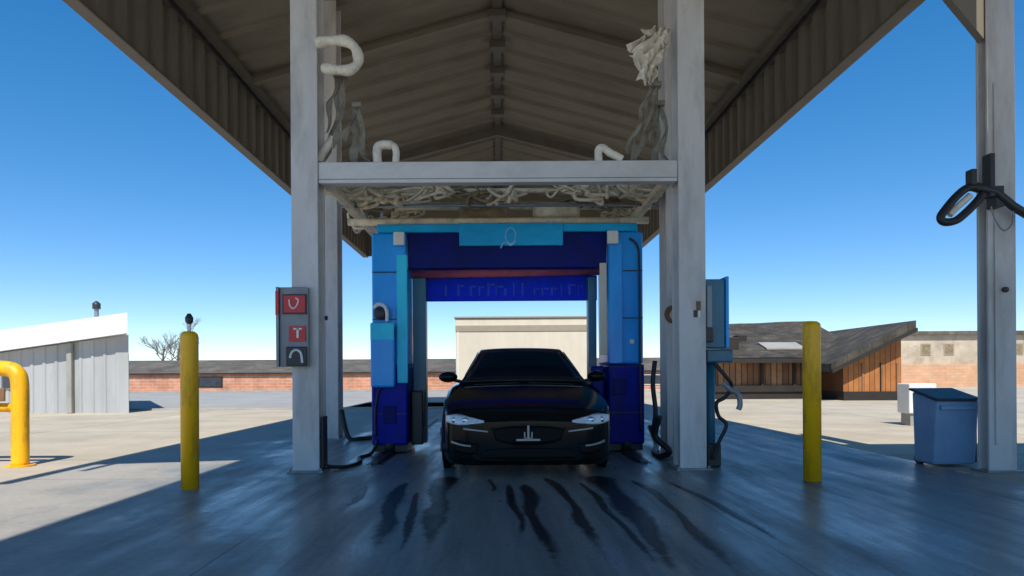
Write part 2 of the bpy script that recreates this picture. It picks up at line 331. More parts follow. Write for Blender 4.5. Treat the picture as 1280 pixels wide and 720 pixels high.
# ------------------------------------------------------------------ main canopy
E, ZL, ZU, RIDGE, Y0, Y1 = 5.1, 5.64, 6.92, 8.3, -4.0, 24.6
can = thing('wash_canopy', 'tall grey steel canopy with gabled ribbed roof standing over the blue wash machine', 'canopy', (0, 0, 0))
def corrugate(y0, y1, pitch, depth, flat=0.5):
    """(y, offset) profile of box-ribbed sheeting"""
    out = []; y = y0
    while y < y1:
        a = pitch * flat; s = pitch * 0.07
        out += [(y, 0), (y + a, 0), (y + a + s, depth), (y + pitch - s, depth)]
        y += pitch
    out = [p for p in out if p[0] < y1 - .01]
    return out + [(y1, out[-1][1])]
for sgn in (-1, 1):
    prof = corrugate(Y0, Y1, 0.76, 0.06, 0.8)
    def rpanel(xa, xb, pf):
        rows = [[(sgn * x, y, RIDGE - (RIDGE - ZU) * x / E - o) for y, o in pf] for x in (xa, xb)]
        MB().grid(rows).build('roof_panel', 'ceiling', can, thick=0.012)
    YE = 2.3 if sgn < 0 else Y0                        # left front corner, out of view, cut back to let sun onto the floor
    if sgn < 0:
        rpanel(E - .02, 3.35, [p for p in prof if p[0] >= YE]); rpanel(3.35, 0, prof)
    else: rpanel(E - .02, 0, prof)
    prof = corrugate(YE, Y1, 0.46, 0.09, 0.5)
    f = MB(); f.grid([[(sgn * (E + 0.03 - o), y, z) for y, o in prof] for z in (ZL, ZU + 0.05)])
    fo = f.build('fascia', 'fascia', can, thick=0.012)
    MB().box(sgn * E - 0.1, sgn * E + 0.1, YE, Y1, ZL - 0.05, ZL).build('drip_edge', 'rafter', fo, bevel=0.01)
    MB().box(min(sgn * (E - .085), sgn * (E + .085)), max(sgn * (E - .085), sgn * (E + .085)), YE, Y1, ZU - .12, ZU + .06).build('eave_closure', 'fascia', can)
    MB().box(sgn * E - sgn * 0.28 - 0.05, sgn * E - sgn * 0.28 + 0.05, YE, Y1, ZU - 0.17, ZU - 0.02).build('eave_purlin', 'rafter', can)
    for yy in (7.35, 12.6, 18.4, 24.2):        # tapered rafters, one a side in each frame
        if yy == 24.2: continue
        MB().prism([(sgn * E * .96, ZU - .02), (0, RIDGE - .07), (0, RIDGE - (.36 if yy > 13 else .16)), (sgn * E * .96, ZU - (.22 if yy > 13 else .14))], 'y', yy - .07, yy + .07).build('rafter', 'rafter' if yy > 13 else 'ceiling', can)
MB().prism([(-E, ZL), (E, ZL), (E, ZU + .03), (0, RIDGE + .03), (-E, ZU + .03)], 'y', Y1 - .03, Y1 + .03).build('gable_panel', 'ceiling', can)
rc = MB().box(-.09, .09, Y0, Y1, RIDGE - .12, RIDGE - .05).build('ridge_beam', 'rafter', can)
for k in range(10):
    yy = 6.6 + k * 1.18
    MB().box(-.17, .17, yy - .1, yy + .1, RIDGE - .27, RIDGE - .12).build('ridge_bracket', 'rafter', can, bevel=.01)

def col(x0, x1, y0, y1, top, m='column'):
    """H-section column: two flanges and a web, on a bolted plate"""
    c = MB().box(x0, x1, y0, y0 + .035, .02, top).box(x0, x1, y1 - .035, y1, .02, top)
    c.box((x0 + x1) / 2 - .1, (x0 + x1) / 2 + .1, y0 + .035, y1 - .035, .02, top)
    o = c.build('column', m, can, bevel=.006)
    b = MB().box(x0 - .05, x1 + .05, y0 - .05, y1 + .05, .004, .022)
    for bx in (x0 - .02, x1 + .02):
        for by in (y0 - .02, y1 + .02): b.lathe([(.014, .018), (.014, .05)], (bx, by, 0), 6)
    b.build('base_plate', 'galv', o)
    return o
cl = col(-2.33, -2.03, 7.2, 7.5, 7.62)
cr = col(2.03, 2.33, 7.2, 7.5, 7.62)
col(-3.08, -2.72, 10.8, 11.15, 7.42)
col(2.16, 2.5, 8.25, 8.6, 7.58)
# cover boards on the inner web of the front columns
MB().box(-2.025, -2.0, 7.26, 7.44, .03, .62).build('cover_board', 'blackmetal', cl)
tb = MB().box(-2.028, 2.028, 7.22, 7.36, 3.26, 3.50).build('tie_beam', 'beam', can, bevel=.012)
MB().box(-2.02, 2.02, 7.216, 7.2195, 3.30, 3.306).build('seam', 'rafter', tb)
for sgn in (-1, 1):
    MB().box(sgn * 2.14 - .04, sgn * 2.14 + .04, 7.5, 12.6, 3.46, 3.54).build('side_rail', 'beige', can, bevel=.008)
    MB().box(sgn * 1.95 - .045, sgn * 1.95 + .045, 7.365, 8.48, 3.275, 3.36).build('conduit', 'beige', can, bevel=.006)
    MB().box(sgn * 2.9 - .06, sgn * 2.9 + .06, 11.15, 24, 4.4, 4.55).build('side_rail', 'rafter', can)
MB().box(-2.9, 2.9, 11.2, 11.3, 3.98, 4.10).build('tie_beam', 'rafter', can, bevel=.01)

# ------------------------------------------------------------------ pipes, hoses and torn sheeting overhead
def hose(name, pts, r, m, label, cat, group=None, seg=10, n=8, wob=0.0):
    p = smooth_path(pts, n)
    if wob: p = [q + Vector((random.uniform(-wob, wob),) * 1 + (0, random.uniform(-wob, wob))) for q in p]
    o = MB().tube(p, r, seg).build(name, m, smooth=True)
    return tag(o, label, cat, group)
hose('hose_loop', [at(398, 52, 7.1), at(415, 50, 7.08), at(434, 50, 7.05), at(447, 60, 7.05), at(450, 76, 7.05), at(440, 86, 7.06), at(424, 86, 7.1), at(408, 84, 7.2)], [.056 + .006 * math.sin(i * .5) + .002 * math.sin(i * 2.3) for i in range(57)], 'white_plastic',
     'yellowed white hose bent into an open loop beside the top of the left front column', 'hose')
hose('hose_bend', [at(474, 204, 7.28), at(473, 190, 7.28), at(475, 182, 7.28), at(484, 180, 7.28), at(494, 182, 7.28), at(497, 190, 7.28), at(496, 204, 7.28)], [.05] * 30 + [.04] * 19, 'white_plastic',
     'short cream arch shaped hose bend standing on the left end of the cross beam', 'hose')
hose('pipe_offcut', [at(401, 200, 7.45), at(405, 190, 7.43), at(412, 180, 7.42), at(418, 172, 7.45)], .05, 'white_plastic',
     'pale slanting pipe end above the left end of the cross beam', 'pipe')
hose('hose_bend', [at(750, 204, 7.28), at(750, 188, 7.28), at(756, 186, 7.27), at(764, 192, 7.27), at(772, 196, 7.27), at(779, 200, 7.28)], .045, 'white_plastic',
     'cream drooping hose bend lying on the right end of the cross beam', 'hose')
def rag(name, pts, width, m, label, seed, drop=0.0):
    """a crumpled hanging sheet with real folds and a ragged edge"""
    rnd = random.Random(seed); p = smooth_path(pts, 8); n = len(p); mb = MB(); top = p[0]
    ns = 3
    for c in range(ns):                                # narrow torn tongues sharing one gathered top
        u0 = (c - (ns - 1) / 2) / ns; stop = n if c == 1 else int(n * rnd.uniform(.55, 1)); rows = []
        for i in range(stop):
            q = p[i]; w = width[0] + (width[1] - width[0]) * i / (n - 1)
            hw = w / ns * (.85 + .3 * math.sin(i * .7 + c * 2) * rnd.uniform(.5, 1)) * (1 if i < stop - 4 else .25 + .18 * (stop - i))
            cx = u0 * w + .02 * math.sin(i * .45 + c * 1.7); cy = (c % 2) * .035 + .03 * math.sin(i * .35 + c)
            rows.append([q + Vector((cx + hw * k, cy + .02 * math.sin(k * 3 + i * .5 + c), rnd.uniform(-.006, .006))) for k in (-.5, -.2, .15, .5)])
        mb.grid(rows)
    mb.box(top.x - width[0] * .5, top.x + width[0] * .5, top.y - .03, top.y + .07, top.z - .03, top.z + .02)
    o = mb.build(name, m, smooth=False, thick=.006)
    return tag(o, label, 'sheeting')
rag('plastic_sheet', [at(428, 92, 7.4), at(424, 120, 7.4), at(420, 150, 7.4), at(412, 178, 7.42), at(408, 200, 7.42)], (.16, .22), 'cloth', 'torn dusty grey sheet hanging below the white hose loop', 3)
rag('plastic_sheet', [at(448, 130, 7.5), at(446, 155, 7.5), at(443, 180, 7.5), at(446, 204, 7.5)], (.10, .42), 'cloth', 'frayed grey brown sheet widening down to the cross beam near the arch shaped hose', 4)
rnd = random.Random(5); rows = []
for i, q in enumerate(smooth_path([at(828, 38, 7.35), at(820, 58, 7.33), at(816, 78, 7.33), at(813, 106, 7.35)], 7)):
    w_ = (.30, .34, .22, .2, .3, .36, .3, .42, .5, .44, .3, .26, .36, .42, .36, .24, .16, .2, .22, .14, .1, .06)[i]
    rows.append([q + Vector(((k / 8 - .62) * w_, .07 * math.sin(k * 1.9 + i * .8) + .02 * rnd.uniform(-1, 1), .03 * math.sin(k * 2.3 + i) + rnd.uniform(-.015, .015))) for k in range(9)])
tag(MB().grid(rows).build('plastic_sheet', 'white_plastic', smooth=False, thick=.01), 'crumpled whitish sheet caught high beside the right front column', 'sheeting')
rag('plastic_sheet', [at(822, 106, 7.42), at(812, 130, 7.42), at(806, 155, 7.42), at(796, 180, 7.42), at(790, 203, 7.42)], (.12, .20), 'cloth', 'long grey torn sheet trailing from the crumpled white one down to the beam', 6)
rag('plastic_sheet', [at(826, 130, 7.55), at(826, 160, 7.55), at(822, 185, 7.55), at(824, 204, 7.55)], (.12, .30), 'cloth', 'dull brown torn sheet hanging close against the right front column', 8)

# the service rack above the wash machine
rack = thing('pipe_rack', 'rack of beige pipes and rails running above the blue wash machine', 'pipe rack', (0, 8.9, 3.2))
for yy, z, r, m in ((8.75, 3.60, .035, 'beige'), (8.95, 3.23, .05, 'beige'), (9.4, 3.55, .045, 'beige'), (9.9, 3.72, .05, 'clutter'), (8.6, 3.36, .022, 'galv')):
    MB().tube([(-2.1, yy, z), (2.1, yy, z)], r, 10).build('pipe', m, rack, smooth=True)
for sgn in (-1, 1):
    MB().box(sgn * 1.98 - .05, sgn * 1.98 + .05, 8.5, 11.5, 3.3, 3.4).build('rail', 'beige', rack, bevel=.008)
    for yy in (8.6, 9.6, 10.9):
        MB().box(sgn * 1.98 - .02, sgn * 1.98 + .02, yy - .02, yy + .02, 3.4, 3.9 if yy < 10 else 4.2).build('hanger', 'galv', rack)
MB().box(-.55, .15, 9.0, 9.3, 3.28, 3.5).build('pump_box', 'clutter', rack, bevel=.03)
MB().lathe([(.08, 0), (.12, .05), (.12, .6), (.08, .66)], (.5, 9.15, 3.42), 16, 'x').build('tank', 'beige', rack, smooth=True)
rnd = random.Random(11)
TH = [('beige', 'hose_pale'), ('brown', 'clutter'), ('beige', 'hose_pale')]
spots = [(-1.95, 8.0), (-1.6, 8.5), (-1.75, 9.2), (-1.2, 8.7), (-.85, 8.4), (-1.35, 9.6), (-.35, 8.55), (.15, 8.45), (.95, 8.6), (1.3, 8.4), (1.6, 8.9), (1.85, 8.1), (1.95, 8.8), (1.75, 9.7), (1.15, 9.3), (2.0, 9.4), (-2.0, 9.9), (-1.95, 8.6)]
where = ['nearest the left front column', 'third from the left rail', 'behind the left end of the front pipe', 'left of the pump box', 'just in front of the pump box', 'deep behind the left end of the rack',
         'under the pump box', 'between pump box and round tank', 'at the right end of the round tank', 'right of the round tank in front', 'over the right white lamp', 'nearest the right front column', 'wound on the right rail',
         'deep behind the right end of the rack', 'behind the right end of the tank', 'outermost on the right rail', 'outermost and deepest on the left rail', 'wound on the left rail']
for i, (x, y) in enumerate(spots):
    word, m = TH[(i * 2 + i // 4) % 3]
    pts = []; cz = 3.45 + rnd.uniform(-.03, .12); q = Vector((x, y, cz))
    for k in range(24):
        q = Vector((x + rnd.uniform(-.36, .36), y + rnd.uniform(-.2, .2), cz + rnd.uniform(-.17, .19))).lerp(q, .25)
        pts.append(tuple(q))
    hose('hose_bundle', pts, rnd.uniform(.014, .030), m, f'tangled {word} hose bundle on the overhead rack, {where[i]}', 'hose', 'hose bundles tangled in the overhead rack', 8, 5)

# ------------------------------------------------------------------ blue wash gantry
GY = 8.8
gan = thing('wash_machine', 'blue drive through car wash gantry with lower legs shaded navy arching over the black car', 'car wash machine', (.12, 9.3, 0))
def legs(x0, x1, side):
    w = MB().box(x0, x1, GY, GY + .95, .12, 1.22).build('leg_cover', 'navy', gan, bevel=.03)  # navy puts the shade on the lower leg into its colour
    MB().box(x0 + .02, x1 - .02, GY + .05, GY + .9, .03, .12).build('foot', 'blackmetal', gan)
    MB().box(x0 + .01, x1 - .01, GY + .02, GY + .93, 1.223, 3.05).build('upper_cover', 'blue', gan, bevel=.03)  # brighter blue paints in the backlight on the upper cover
    for z in (.55, 1.18, 1.85, 2.5): MB().box(x0 + .02, x1 - .02, GY - .004, GY - .001 if z < 1.2 else GY + .017, z, z + .012).build('seam', 'blackmetal', w)
    return w
legs(-1.76, -1.26, -1); legs(1.50, 2.0, 1)
MB().tube(smooth_path([(1.93, GY - .025, .3), (1.93, GY - .025, 1.4), (1.93, GY - .025, 2.6), (1.90, GY - .02, 2.85), (1.80, GY - .01, 2.95)], 6), .016, 8).build('supply_hose', 'black', gan, smooth=True)
MB().tube(smooth_path([(-1.70, GY - .02, .25), (-1.70, GY - .025, .6), (-1.66, GY - .03, .85), (-1.6, GY - .06, .93)], 6), .016, 8).build('supply_hose', 'black', gan, smooth=True)
MB().box(1.56, 1.74, GY - .02, GY - .002, .80, 1.02).build('hatch', 'navy_dark', gan, bevel=.006)
MB().box(-1.60, -1.42, GY - .02, GY - .002, .42, .66).build('hatch', 'navy_dark', gan, bevel=.006)
MB().box(1.80, 1.86, GY - .012, GY + .017, 1.5, 1.56).build('status_light', 'lampglass', gan, bevel=.006)
MB().box(-1.40, -1.255, GY - .03, GY + .018, .98, 2.74).build('light_strip', 'cyan', gan, bevel=.01)
MB().box(-1.745, -1.42, GY - .14, GY - .005, .92, 1.78).build('sensor_box', 'blue', gan, bevel=.03)
MB().box(-1.745, -1.42, GY - .142, GY - .007, 1.55, 1.80).build('sensor_box_cap', 'cyan', gan, bevel=.02)
cam = MB().lathe([(.06, 0), (.085, .02), (.085, .12), (.05, .15)], (-1.62, GY - .12, 1.93), 16, 'y').build('camera_eye', 'blackmetal', gan, smooth=True)
MB().tube(smooth_path([(-1.70, GY - .1, 2.0), (-1.64, GY - .12, 2.05), (-1.56, GY - .12, 2.03), (-1.52, GY - .11, 1.95), (-1.52, GY - .1, 1.82)], 5), .025, 8).build('camera_hood', 'white', cam, smooth=True)
MB().box(1.52, 1.70, GY - .02, GY + .017, 1.23, 2.95).build('light_strip', 'blue', gan, bevel=.01)
MB().box(-1.68, 1.92, GY + .02, GY + .93, 3.053, 3.17).build('top_beam', 'midblue', gan, bevel=.02)
MB().box(-1.255, 1.495, GY + .06, GY + .2, 2.56, 3.05).build('header_panel', 'navy_dark', gan, bevel=.01)
hp = MB().box(-.54, .89, GY - .005, GY + .056, 2.86, 3.172).build('name_board', 'midblue', gan, bevel=.01)
lg = MB()
lg.tube(smooth_path([(.17 + .07 * math.cos(q / 10 * 2 * math.pi), GY - .012, 2.99 + .11 * math.sin(q / 10 * 2 * math.pi)) for q in range(11)], 3), .010, 6)
lg.tube(smooth_path([(.03, GY - .012, 2.82), (.08, GY - .012, 2.90), (.17, GY - .012, 2.86), (.24, GY - .012, 2.92)], 4), .012, 6)
lg.build('emblem', mat('pale_blue_emblem', (.22, .58, .85), .4), hp, smooth=True)
for x in (-1.355, 1.56):
    l = MB().box(x - .075, x + .075, GY - .09, GY - .035, 2.86, 3.04).build('work_lamp', 'white', gan, bevel=.012)
    MB().box(x - .055, x + .055, GY - .097, GY - .089, 2.88, 3.02).build('lens', 'lampglass', l)
    MB().box(x - .03, x + .03, GY - .036, GY + .03, 2.92, 2.98).build('bracket', 'blackmetal', l)
MB().tube([(-1.28, 9.45, 2.58), (1.56, 9.45, 2.62)], .075, 14).build('spray_bar', 'redbar', gan, smooth=True)
bn = MB().box(-1.10, 1.46, 9.5, 9.56, 2.18, 2.55).build('front_banner', 'royal', gan, bevel=.006)
mk = MB(); rnd = random.Random(5); x = -.80
for k in range(15):                              # blurred strokes left of the worn lettering
    h = rnd.uniform(.08, .19); mk.box(x, x + rnd.uniform(.012, .035), 9.494, 9.4985, 2.26, 2.26 + h)
    if rnd.random() < .5: mk.box(x + .04, x + .04 + rnd.uniform(.03, .08), 9.494, 9.4985, 2.26 + h - .03, 2.26 + h - .005)
    x += rnd.uniform(.11, .19)
mk.build('worn_lettering', 'mark', bn)
MB().box(-1.25, -1.06, 9.3, 9.5, .1, 2.5)  .build('inner_post', 'teal', gan, bevel=.01)
MB().box(-1.25, -1.08, 9.05, 9.29, .1, .86).build('motor_box', 'blackmetal', gan, bevel=.02)
MB().box(1.30, 1.42, 9.3, 9.5, .1, 2.5).build('inner_post', 'teal', gan, bevel=.01)
MB().box(1.395, 1.494, GY + .03, GY + .059, 1.35, 2.62).build('reflector_strip', 'cream', gan, bevel=.01)
MB().box(1.30, 1.49, 9.05, 9.29, .1, 1.2).build('motor_box', 'navy', gan, bevel=.02)
for x, ww in ((-1.52, .07), (1.75, .07)):
    for yy in (GY + .1, GY + .8): MB().lathe([(.10, -ww), (.11, 0), (.10, ww)], (x, yy, .11), 16, 'x').build('wheel', 'black', gan, smooth=True)
for sgn, x in ((-1, -1.52), (1, 1.75)):
    side = 'left' if sgn < 0 else 'right'
    tag(MB().box(x - .04, x + .04, 7.75, 15.5, .006, .03).box(x - .1, x + .1, 7.75, 15.5, .005, .0085).build('track_rail', 'blackmetal'),
        f'flat steel floor rail under the {side} leg of the blue wash machine', 'rail', 'floor rails of the wash machine')

# ------------------------------------------------------------------ black car
CX, CY = .30, 6.72
car = thing('parked_car', 'black saloon car facing out of the blue wash machine on the wet floor', 'car', (CX, CY, 0))
def interp(tab, y):
    for i in range(len(tab) - 1):
        if tab[i][0] <= y <= tab[i + 1][0]:
            a, b = tab[i], tab[i + 1]; t = (y - a[0]) / (b[0] - a[0])
            p0 = tab[max(i - 1, 0)][1]; p3 = tab[min(i + 2, len(tab) - 1)][1]
            lin = a[1] + (b[1] - a[1]) * t
            cr_ = 0.5 * (2 * a[1] + (b[1] - p0) * t + (2 * p0 - 5 * a[1] + 4 * b[1] - p3) * t * t + (3 * a[1] - p0 - 3 * b[1] + p3) * t ** 3)
            return 0.5 * lin + 0.5 * cr_
    return tab[-1][1]
W = [(0, .66), (.05, .77), (.14, .865), (.3, .915), (.6, .94), (1.0, .945), (2, .95), (3.2, .95), (4.0, .93), (4.5, .88), (4.72, .80), (4.82, .68)]
Hc = [(0, .60), (.05, .655), (.14, .70), (.3, .755), (.6, .83), (1.0, .915), (1.25, .965), (2, 1.0), (3.2, 1.02), (4.0, 1.06), (4.5, 1.05), (4.72, 1.0), (4.82, .86)]
Zb = [(0, .17), (.05, .13), (.3, .11), (1, .15), (4.2, .2), (4.6, .26), (4.82, .36)]
def half(y):
    w, h, zb = interp(W, y), interp(Hc, y), interp(Zb, y)
    sh = h - .055 - .05 * min(1, y)                     # shoulder
    return [(0, zb), (w * .55, zb), (w * .86, zb + .005), (w * .965, zb + .05), (w * .995, zb + .14), (w, .42), (w * 1.0, (.42 + sh) / 2 + .03),
            (w * .992, sh + .015), (w * .968, sh + .05), (w * .90, h - .014), (w * .74, h + .0), (w * .4, h + .010), (0, h + .016)]
ys = [0, .02, .05, .09, .14, .2, .27, .35, .45, .6, .8, 1.0, 1.2, 1.5, 2, 2.6, 3.2, 3.7, 4.1, 4.4, 4.6, 4.72, 4.78, 4.82]
rows = []
for y in ys:
    hp_ = smooth_path([(x, 0, z) for x, z in half(y)], 3)
    ring = [(CX + p.x, CY + y, p.z) for p in hp_] + [(CX - p.x, CY + y, p.z) for p in hp_[::-1][1:]]
    rows.append(ring)
body = MB().grid(rows)
n = len(rows[0]); o0 = 0
for ri, yy in ((0, -.02), (len(rows) - 1, .03)):       # nose and tail close with a slightly domed cap
    ring = rows[ri]; c = (CX, CY + ys[ri] + yy, sum(p[2] for p in ring) / n)
    mid = [((p[0] - CX) * .93 + CX, p[1] + yy * .7, (p[2] - c[2]) * .93 + c[2]) for p in ring]
    body.add(ring + mid, [(i, i + 1, n + i + 1, n + i) for i in range(n - 1)]); body.add(mid + [c], [(i, i + 1, n) for i in range(n - 1)])
bvh = BVHTree.FromPolygons([Vector(p) for p in body.v], body.f)
bodyo = body.build('body', 'carpaint', car, smooth=True)
def front(x, z):
    h = bvh.ray_cast(Vector((CX + x, CY - 3, z)), Vector((0, 1, 0)))
    return h[0].y if h[0] and h[0].y < CY + 1.2 else CY + .25
def patch(name, poly_bottom, poly_top, m, parent, lift=.008, thick=.02, nx=14, nz=5, mirror=False, smooth=True):
    """a panel laid on the nose of the car between a lower and an upper edge given as (x, z) lists"""
    b = smooth_path([(x, 0, z) for x, z in poly_bottom], 6); t = smooth_path([(x, 0, z) for x, z in poly_top], 6)
    k = len(b); outs = []
    for sg in ((1, -1) if mirror else (1,)):
        R0 = []
        for j in range(nz + 1):
            u = j / nz
            R0.append([(lambda q: (CX + sg * q.x, front(sg * q.x, q.z) - lift, q.z))(b[i].lerp(t[i], u)) for i in range(k)])
        mb = MB().grid(R0)
        o = mb.build(name, m, parent, smooth=smooth, thick=thick); outs.append(o)
    return outs
patch('headlight', [(.46, .587), (.60, .57), (.74, .562), (.865, .585)], [(.46, .60), (.60, .635), (.74, .665), (.865, .655)], 'headlamp', car, mirror=True)
for sg in (1, -1):
    for hx in (.66, .775):
        MB().lathe([(.022, -.008), (.032, 0), (.032, .02)], (CX + sg * hx, front(sg * hx, .61) - .016, .61), 14, 'y').build('projector', 'chrome', car, smooth=True)
patch('grille', [(-.34, .40), (-.18, .36), (0, .35), (.18, .36), (.34, .40)], [(-.38, .52), (-.2, .545), (0, .55), (.2, .545), (.38, .52)], 'grille', car, lift=.010)
patch('grille_frame', [(-.39, .524), (-.2, .549), (0, .555), (.2, .549), (.39, .524)], [(-.40, .534), (-.2, .560), (0, .566), (.2, .560), (.40, .534)], 'carpaint', car, lift=.014)
gs = MB()
for k in range(-7, 8):
    if k == 0: continue
    x = k * .045; gs.box(CX + x - .006, CX + x + .006, front(x, .45) - .026, front(x, .45) - .006, .385 + abs(x) * .12, .535 - abs(x) * .06)
gs.box(CX - .34, CX + .34, front(0, .45) - .02, front(0, .45) - .008, .45, .458); gs.build('grille_bars', 'grille', car)
em = MB(); fy = front(0, .45) - .035                  # upright three-tined badge on a bar
em.box(CX - .011, CX + .011, fy, fy + .02, .40, .56); em.box(CX - .125, CX + .125, fy + .003, fy + .018, .395, .418)
em.box(CX - .045, CX - .031, fy, fy + .02, .425, .49); em.box(CX + .031, CX + .045, fy, fy + .02, .425, .49); em.box(CX - .045, CX + .045, fy + .002, fy + .018, .421, .433)
em.build('badge', 'dullchrome', car, bevel=.003)
patch('lower_intake', [(-.5, .215), (-.25, .21), (0, .21), (.25, .21), (.5, .215)], [(-.46, .30), (-.25, .315), (0, .32), (.25, .315), (.46, .30)], 'grille', car, lift=.008)
patch('side_intake', [(.55, .26), (.65, .255), (.76, .28)], [(.52, .36), (.65, .38), (.78, .40)], 'grille', car, mirror=True, lift=.008)
patch('trim_strip', [(.42, .485), (.55, .500), (.68, .515)], [(.42, .50), (.55, .517), (.68, .532)], 'dullchrome', car, mirror=True, lift=.012)
patch('fog_trim', [(.60, .335), (.70, .345), (.81, .37)], [(.60, .352), (.70, .362), (.81, .395)], 'dullchrome', car, mirror=True, lift=.016)
# greenhouse
gl = []
GS = [(1.18, .80, .955, .80), (1.5, .80, 1.15, .69), (1.95, .80, 1.415, .55), (2.3, .80, 1.455, .56), (2.7, .80, 1.46, .565), (3.2, .80, 1.425, .56), (3.6, .79, 1.30, .63), (4.02, .76, 1.07, .70)]
crow = []
for y, wb, zt, wtp in GS:
    zb_ = interp(Hc, y) - .06
    pr = [(wb, zb_), (wb - (wb - wtp) * .45, zb_ + (zt - zb_) * .48), (wtp + .02, zt - .035 if zt - zb_ > .1 else zt - .01), (wtp - .06, zt - .006), (wtp * .5, zt + .008), (0, zt + .012)]
    sp_ = smooth_path([(x, 0, z) for x, z in pr], 3)
    crow.append([(CX + p.x, CY + y, p.z) for p in sp_] + [(CX - p.x, CY + y, p.z) for p in sp_[::-1][1:]])
cabm = MB().grid(crow)
cab = cabm.build('cabin', 'carpaint', car, smooth=True)
k_ = cab.modifiers.new('smooth', 'SUBSURF'); k_.levels = 1; k_.render_levels = 2
cb = BVHTree.FromPolygons([Vector(p) for p in cabm.v], cabm.f)
def over(x, y):
    h = cb.ray_cast(Vector((CX + x, CY + y, 3)), Vector((0, 0, -1))); return h[0].z if h[0] else 1.0
for nm, ya, yb, wa, wb in (('windscreen', 1.22, 1.93, .75, .49), ('rear_window', 3.28, 3.95, .52, .62)):
    rws = [[(CX + u * (wa + (wb - wa) * j / 8), CY + ya + (yb - ya) * j / 8 , over(u * (wa + (wb - wa) * j / 8), ya + (yb - ya) * j / 8) + .022) for u in [q / 8 - 1 for q in range(17)]] for j in range(9)]
    MB().grid(rws).build(nm, 'glass', car, smooth=True, thick=.008)
for sg in (1, -1):
    def sidepane(ya, yb):
        rws = []
        for j in range(5):
            row = []
            for i in range(9):
                y = ya + (yb - ya) * i / 8
                zt = min(1.40, .99 + max(0, (y - 1.38)) * .62) if y < 2.2 else (1.40 if y < 3.0 else 1.40 - (y - 3.0) * .45)
                z = 1.0 + max(.01, zt - 1.0) * j / 4
                h = cb.ray_cast(Vector((CX + sg * 2, CY + y, z)), Vector((-sg, 0, 0)))
                x = h[0].x if h[0] else CX + sg * .7
                row.append((x + sg * .014, CY + y, z))
            rws.append(row)
        MB().grid(rws).build('side_window', 'glass', car, smooth=True, thick=.006)
    sidepane(1.55, 2.42); sidepane(2.5, 3.45)
    m_ = MB().lathe([(.03, 0), (.075, .03), (.085, .08), (.07, .13), (.02, .15)], (0, 0, 0), 16, 'y')
    m_.v = [(CX + sg * .96 + v[0] * 1.45, CY + 1.47 + v[1], 1.06 + v[2] * .85) for v in m_.v]
    mo = m_.build('mirror', 'carpaint', car, smooth=True)
    MB().tube([(CX + sg * .93, CY + 1.55, 1.03), (CX + sg * .76, CY + 1.56, .99)], .022, 8).build('mirror_arm', 'black', mo, smooth=True)
    for y in (.92, 3.85):
        arch = MB().lathe([(.385, -.03), (.40, .0), (.385, .012)], (CX + sg * .935 - (.012 if sg > 0 else -.012), CY + y, .34), 32, 'x')
        arch.build('wheel_arch', 'grille', car, smooth=True)
        wh = bpy.data.objects.new('wheel', None); COL.objects.link(wh); wh.parent = car; wh.location = (sg * .93, y, .335)
        wx = CX + sg * .93
        MB().lathe([(.20, -.11), (.32, -.10), (.335, -.05), (.335, .0), (.32, .035), (.22, .04)] if sg > 0 else [(.20, .11), (.32, .10), (.335, .05), (.335, 0), (.32, -.035), (.22, -.04)], (wx, CY + y, .337), 32, 'x').build('tyre', 'black', wh, smooth=True)
        rm = MB().lathe([(.225, .03 * sg), (.235, .046 * sg), (.215, .046 * sg), (.20, .02 * sg), (.05, .03 * sg), (.04, .05 * sg)], (wx, CY + y, .337), 28, 'x')
        for s5 in range(5):
            q = s5 * 2 * math.pi / 5
            rm.tube([(wx + sg * .05, CY + y + .03 * math.cos(q), .337 + .03 * math.sin(q)), (wx + sg * .044, CY + y + .215 * math.cos(q), .337 + .215 * math.sin(q))], .022, 6)
        rm.build('rim', 'rim', wh, smooth=True)
    MB().tube([(CX + sg * .952, CY + 1.62, .82), (CX + sg * .955, CY + 1.84, .82)], .011, 6).build('door_handle', 'dullchrome', car)
    MB().tube([(CX + sg * .06, CY + 1.19, .985), (CX + sg * .62, CY + 1.17, .965)], .009, 6).build('wiper', 'black', car)
    MB().box(CX + sg * .70 - .14, CX + sg * .70 + .14, CY + 4.78, CY + 4.84, .72, .84).build('tail_light', 'red', car, bevel=.02)
ck = [(CX + x, CY + 1.10 + .03 * (1 - (x / .72) ** 2), interp(Hc, 1.1) + .012 - .02 * (x / .72) ** 2) for x in [q / 10 * .72 for q in range(-10, 11)]]
MB().tube(ck, .012, 6).build('bonnet_edge_glint', 'galv', car, smooth=True)  # grey tube along the bonnet edge stands in for its reflected highlight

# ------------------------------------------------------------------ bollards
bo = thing('bollard', 'yellow steel bollard with a small black knob on top, left of the wash bay', 'bollard', (-3.0, 6.2, 0), 'yellow bollards beside the wash bay')
MB().lathe([(.082, 0), (.082, 1.47), (.076, 1.50), (.05, 1.525), (.0, 1.53)], (-3.0, 6.2, 0), 28).build('post', 'yellow', bo, smooth=True)
kn = MB().lathe([(.018, 1.52), (.018, 1.60)], (-3.0, 6.2, 0), 10).build('neck', 'white', bo)
MB().lathe([(.012, 1.59), (.036, 1.62), (.038, 1.66), (.015, 1.70)], (-3.0, 6.2, 0), 12).build('knob', 'blackmetal', bo, smooth=True)
b2 = thing('bollard', 'plain yellow steel bollard right of the wash bay in front of the timber building', 'bollard', (3.15, 6.45, 0), 'yellow bollards beside the wash bay')
MB().lathe([(.085, 0), (.085, 1.55), (.079, 1.585), (.05, 1.605), (.0, 1.61)], (3.15, 6.45, 0), 28).build('post', 'yellow', b2, smooth=True)
gr = thing('guard_rail', 'bent yellow pipe guard rail on the sunlit concrete near the pale metal shed', 'guard rail', (-6.6, 7.85, 0))
